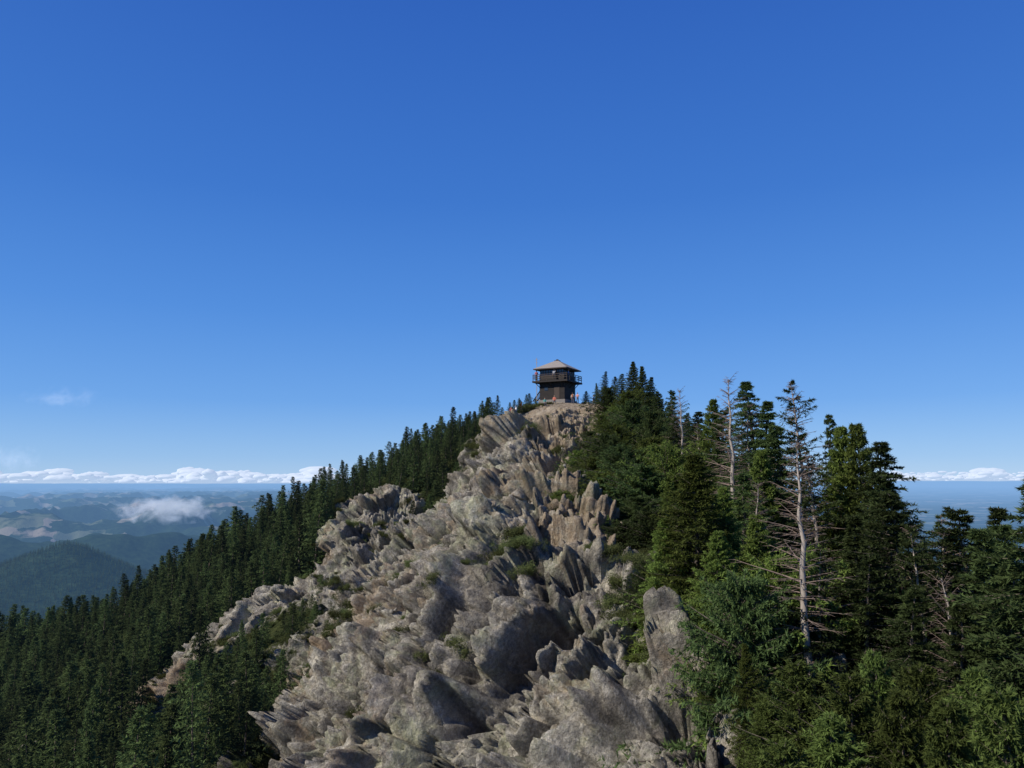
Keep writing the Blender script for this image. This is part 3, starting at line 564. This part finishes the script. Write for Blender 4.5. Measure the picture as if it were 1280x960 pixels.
# ------------------------------------------------------------------ people
def person(loc,yaw,shirt,pants,pose='stand',hair=(.05,.03,.02),pack=None):
    V=[];E=[];Rr=[];Tg=[]
    def v(p,r,parent,tag):
        V.append(p);Rr.append(r);Tg.append(tag)
        if parent is not None:E.append((parent,len(V)-1))
        return len(V)-1
    dp=-.42 if pose=='sit' else 0
    pel=v((0,0,.95+dp),(.16,.12),None,'p');bel=v((0,0,1.12+dp),(.145,.11),pel,'s');ch=v((0,0,1.34+dp),(.17,.12),bel,'s')
    nb=v((0,.01,1.47+dp),(.07,.065),ch,'s');nk=v((0,0,1.54+dp),(.055,.055),nb,'k');h1=v((0,-.02,1.62+dp),(.075,.085),nk,'k');h2=v((0,-.01,1.70+dp),(.082,.1),h1,'k');v((0,0,1.77+dp),(.06,.075),h2,'h')
    for s in (-1,1):
        sh=v((s*.19,0,1.42+dp),(.065,.065),ch,'s')
        if pose=='arms' : el=(s*.27,-.05,1.17);wr=(s*.14,-.27,1.2)
        elif pose=='sit': el=(s*.25,-.08,1.15+dp);wr=(s*.17,-.32,1.05+dp)
        elif pose=='point' and s==1: el=(s*.33,-.2,1.38);wr=(s*.4,-.43,1.45)
        else: el=(s*.26,.03,1.15);wr=(s*.27,-.06,.9)
        e=v(el,(.046,.046),sh,'s');w=v(wr,(.03,.03),e,'k')
        d=(Vector(wr)-Vector(el)).normalized();pl=Vector(wr)+d*.08;pi=v(tuple(pl),(.036,.022),w,'k')
        sd=d.cross(Vector((s,0,.2))).normalized()
        for q,(o_,ln) in enumerate(((-.03,.075),(-.01,.09),(.01,.085),(.03,.065))):
            b1=pl+d*.03+sd*o_;f1=v(tuple(b1),(.011,.011),pi,'k');f2=v(tuple(b1+d*ln*.5),(.009,.009),f1,'k');v(tuple(b1+d*ln+Vector((-s*.02,0,0))),(.008,.008),f2,'k')
        t1=v(tuple(pl-d*.03-sd*.045),(.012,.012),pi,'k');v(tuple(pl+d*.02-sd*.065),(.009,.009),t1,'k')
        hp=v((s*.1,0,.88+dp),(.095,.095),pel,'p')
        if pose=='sit': kn=(s*.13,-.42,.5);an=(s*.13,-.40,.09);to=(s*.14,-.58,.04)
        elif pose=='walk': kn=(s*.1,-.08-s*.14,.5);an=(s*.1,.02-s*.22,.09);to=(s*.11,-.17-s*.22,.04)
        else: kn=(s*.115,-.02,.5);an=(s*.13,.02,.09);to=(s*.15,-.16,.04)
        k=v(kn,(.066,.066),hp,'p');a=v(an,(.045,.045),k,'p');v(to,(.042,.035),a,'b')
    me=bpy.data.meshes.new('t');me.from_pydata(V,E,[]);o=bpy.data.objects.new('t',me);scene.collection.objects.link(o)
    md=o.modifiers.new('s','SKIN');md.use_smooth_shade=True
    for i,sv in enumerate(me.skin_vertices[0].data): sv.radius=Rr[i];sv.use_root=(i==0)
    sb=o.modifiers.new('b','SUBSURF');sb.levels=1
    dg=bpy.context.evaluated_depsgraph_get();nm=bpy.data.meshes.new_from_object(o.evaluated_get(dg));bpy.data.objects.remove(o)
    mats={'s':shirt,'p':pants,'k':(.42,.26,.18),'h':hair,'b':(.05,.04,.035)};order=list(mats)
    for q in order: nm.materials.append(simple('cloth_'+q if q in'sp' else 'skin_hair_'+q,mats[q],.8,.12,10))
    VA=np.array(V)
    for f in nm.polygons:
        c=np.array(f.center);i=int(((VA-c)**2).sum(1).argmin());tg=Tg[i]
        if tg=='k' and c[2]>1.60+dp and (c[1]>.03 or c[2]>1.735+dp) and abs(c[0])<.12: tg='h'
        f.material_index=order.index(tg)
    nm.name='body'
    root=link(bpy.data.objects.new('person',None));root.location=loc;root.rotation_euler=(0,0,yaw)
    b=link(bpy.data.objects.new('body',nm));b.parent=root
    def ball(nme,c,s,col):
        bm=bmesh.new();bmesh.ops.create_icosphere(bm,subdivisions=2,radius=1,matrix=Matrix.Translation(c)@Matrix.Diagonal((*s,1)));m=bpy.data.meshes.new(nme);bm.to_mesh(m);bm.free();m.materials.append(simple(nme,col));q=link(bpy.data.objects.new(nme,m));q.parent=root
    for s in (-1,1):
        ball('eye',(s*.03,-.10,1.68+dp),(.012,.008,.008),(.03,.02,.02));ball('ear',(s*.083,0,1.66+dp),(.012,.022,.032),(.42,.26,.18))
    ball('nose',(0,-.115,1.65+dp),(.013,.02,.022),(.42,.26,.18));ball('mouth',(0,-.1,1.61+dp),(.025,.008,.007),(.3,.1,.09))
    ball('hair',(0,.03,1.72+dp),(.095,.095,.09),hair)
    if pack:
        bm=bmesh.new();bmesh.ops.create_cube(bm,size=1,matrix=Matrix.Translation((0,.21,1.25+dp))@Matrix.Diagonal((.3,.2,.5,1)));bmesh.ops.bevel(bm,geom=bm.edges[:],offset=.06,segments=3,affect='EDGES')
        m=bpy.data.meshes.new('backpack');bm.to_mesh(m);bm.free();m.materials.append(simple('pack_cloth',pack));q=link(bpy.data.objects.new('backpack',m));q.parent=root
dg=bpy.context.evaluated_depsgraph_get();TO=bpy.data.objects['mountain_terrain'].evaluated_get(dg)
PL=[(639,119,.4,(.5,.1,.08),(.05,.05,.07),'stand',(.05,.03,.02),(.1,.2,.4)),(645,118.5,-1.2,(.6,.6,.6),(.08,.08,.1),'arms',(.05,.03,.02),None),(652,119.5,1.6,(.55,.25,.15),(.2,.17,.12),'walk',(.05,.03,.02),(.3,.08,.05)),
(693,120.5,0,(.7,.2,.12),(.06,.06,.08),'sit',(.15,.08,.04),None),(716,120.5,2.8,(.7,.68,.62),(.1,.1,.13),'stand',(.05,.03,.02),(.4,.15,.06)),(722,121,-.4,(.62,.3,.25),(.18,.15,.12),'arms',(.2,.12,.06),None),(742,119,.9,(.2,.35,.55),(.1,.1,.1),'walk',(.05,.03,.02),None),(681,119.5,.2,(.12,.35,.3),(.07,.07,.09),'sit',(.05,.03,.02),None)]
PZ=[]
for p in PL:
    x,y,_=pixel_to_world(p[0],505,p[1]);PZ.append((x,y,surf(x,y)))
for p,l in zip(PL,PZ): person(l,p[2],p[3],p[4],p[5],p[6],p[7])
Rz=Matrix.Rotation(math.radians(-28),3,'Z')
for (qx,qy,yw,c,ps) in ((-2.55,-2.6,.2,(.5,.12,.1),'stand'),(2.5,-1.2,1.2,(.15,.2,.4),'arms'),(.6,-2.6,-.3,(.3,.3,.32),'point')):
    w=Rz@Vector((qx,qy,0));person((lx+w.x,ly+w.y,lz+c0-.0),yw,c,(.07,.07,.09),ps)
# ------------------------------------------------------------------ clouds
def mat_cloud(name,L,mx):
    N=NT(name);d=N.n('ShaderNodeBsdfDiffuse');d.inputs[0].default_value=(.85,.85,.85,1)
    N.l(add_haze(N,d.outputs[0],L,(.56,.70,.91),(.56,.70,.91),mx),N.out.inputs[0]);return N.m  # pale emission mixed in as haze, softens the clouds' shading
MC=mat_cloud('cumulus_cloud',38000,.75)
bm=bmesh.new();bmesh.ops.create_icosphere(bm,subdivisions=3,radius=1);tv=np.array([v.co[:] for v in bm.verts]);tf=np.array([[v.index for v in f.verts] for f in bm.faces]);bm.free()
def cloudbank(name,spec,seed):
    g=np.random.default_rng(seed);VV=[];FF=[];o=0
    for (p0,p1,pb,ph,Yd,cnt) in spec:
        for i in range(cnt):
            px=g.uniform(p0,p1);env=.55+.45*max(0,float(vnoise(np.array([px/18.]),np.array([Yd/9e3]),np.array([0.]),seed)[0])+.3)
            r=g.uniform(.15,.36)*ph*env;py=pb-r*.35-g.random()**1.4*ph*env*.75;Yq=Yd*g.uniform(.93,1.07)
            c=np.array(pixel_to_world(px,py,Yq));R_=r/F*Yq
            v=tv*np.array([R_*g.uniform(1.5,5.0),R_*1.6,R_])+c
            k=R_*.5;n_=fbm(v[:,0]/k/2,v[:,1]/k/2,v[:,2]/k,3,seed)
            v=v+tv*(n_*R_*.45)[:,None]
            floor=pixel_to_world(px,pb,Yq)[2];v[:,2]=np.where(v[:,2]<floor,floor+(v[:,2]-floor)*.15,v[:,2])
            VV.append(v);FF.append(tf+o);o+=len(v)
    me=mesh_from(name,np.concatenate(VV),np.concatenate(FF),True);me.materials.append(MC);return link(bpy.data.objects.new(name,me))
cloudbank('cumulus_cloud_bank',[(38,430,604,17,42000,700),(38,120,602,16,40000,110),(300,430,600,13,45000,150),(1090,1420,601,13,45000,420),(1090,1420,594,7,52000,160),(-150,38,604,20,38000,160)],3)
def volcloud(name,px,py,Yd,wpx,hpx,dens,seed,em):
    c=pixel_to_world(px,py,Yd);rx=wpx/F*Yd/2;rz=hpx/F*Yd/2
    bm=bmesh.new();bmesh.ops.create_icosphere(bm,subdivisions=3,radius=1);me=bpy.data.meshes.new(name);bm.to_mesh(me);bm.free()
    o=link(bpy.data.objects.new(name,me));o.location=c;o.scale=(rx,rx*.4,rz)
    N=NT(name+'_vapour');v=N.n('ShaderNodeVolumePrincipled');v.inputs['Color'].default_value=(1,1,1,1);v.inputs['Anisotropy'].default_value=.0
    tc=N.n('ShaderNodeTexCoord').outputs['Object'];ln=N.n('ShaderNodeVectorMath',operation='LENGTH');N.l(tc,ln.inputs[0])
    mp=N.n('ShaderNodeMapping');mp.inputs['Scale'].default_value=(2.2,1.2,.8);mp.inputs['Location'].default_value=(seed,0,0);N.l(tc,mp.inputs['Vector'])
    nz=N.noise(1.6,4,.65,mp.outputs[0],.6)
    f=N.math('SUBTRACT',1.0,ln.outputs['Value']);f=N.math('ADD',N.math('MULTIPLY',f,.9),N.math('MULTIPLY',N.math('SUBTRACT',nz,.58),3.2));f=N.math('MAXIMUM',f,0.0)
    dn=N.math('MULTIPLY',f,dens/rx);N.l(dn,v.inputs['Density'])
    v.inputs['Emission Color'].default_value=(.62,.78,1,1);N.l(N.math('MULTIPLY',dn,em),v.inputs['Emission Strength'])  # added glow in the vapour stands in for multiple scattering
    N.l(v.outputs[0],N.out.inputs['Volume']);me.materials.append(N.m)
volcloud('low_valley_cloud',207,637,7000,150,40,6,1.0,.24)
volcloud('thin_cloud_wisp',78,496,20000,110,30,.6,4.0,.36)
volcloud('thin_cloud_wisp',12,572,22000,90,40,.9,9.0,.36)
# ------------------------------------------------------------------ light, sky, camera
ts=Vector((-.83,-.38,.74)).normalized()
el=math.asin(ts.z);azm=math.atan2(ts.x,ts.y)
sl=bpy.data.lights.new('sun','SUN');sl.energy=5.0;sl.angle=math.radians(.5);sl.color=(1,.94,.84)
so=link(bpy.data.objects.new('sun',sl));so.rotation_euler=(-ts).to_track_quat('-Z','Y').to_euler();so.location=ts*200
w=bpy.data.worlds.new('World');scene.world=w;w.use_nodes=True;nt=w.node_tree;bg=nt.nodes['Background']
sk=nt.nodes.new('ShaderNodeTexSky');sk.sky_type='NISHITA';sk.sun_disc=False;sk.sun_elevation=el;sk.sun_rotation=azm%(2*math.pi);sk.altitude=1500;sk.air_density=1.0;sk.dust_density=.2;sk.ozone_density=2.0
tc=nt.nodes.new('ShaderNodeTexCoord');sx=nt.nodes.new('ShaderNodeSeparateXYZ');nt.links.new(tc.outputs['Generated'],sx.inputs[0])
rp=nt.nodes.new('ShaderNodeValToRGB');nt.links.new(sx.outputs['Z'],rp.inputs[0]);e=rp.color_ramp.elements
cols=[(0.0,(.31,.54,.86)),(.02,(.24,.48,.85)),(.09,(.12,.35,.82)),(.20,(.066,.26,.75)),(.34,(.034,.18,.64)),(.55,(.02,.12,.53)),(1.0,(.012,.08,.40))]
while len(e)<len(cols): e.new(.5)
for q,(p_,c_) in zip(e,cols): q.position=p_;q.color=(*c_,1)
vm=nt.nodes.new('ShaderNodeVectorMath');vm.operation='SCALE';vm.inputs['Scale'].default_value=1/.12;nt.links.new(rp.outputs[0],vm.inputs[0])
mxn=nt.nodes.new('ShaderNodeMix');mxn.data_type='RGBA';mxn.inputs[0].default_value=.85;nt.links.new(sk.outputs[0],mxn.inputs[6]);nt.links.new(vm.outputs[0],mxn.inputs[7])
nt.links.new(mxn.outputs[2],bg.inputs[0]);bg.inputs[1].default_value=.12
cam=bpy.data.cameras.new('camera');co=link(bpy.data.objects.new('camera',cam));co.location=(0,0,0);co.rotation_euler=(math.pi/2+PITCH,0,0);cam.sensor_width=36;cam.lens=27;cam.clip_end=200000;cam.clip_start=.1
scene.camera=co
print('built',time.time()-T0)
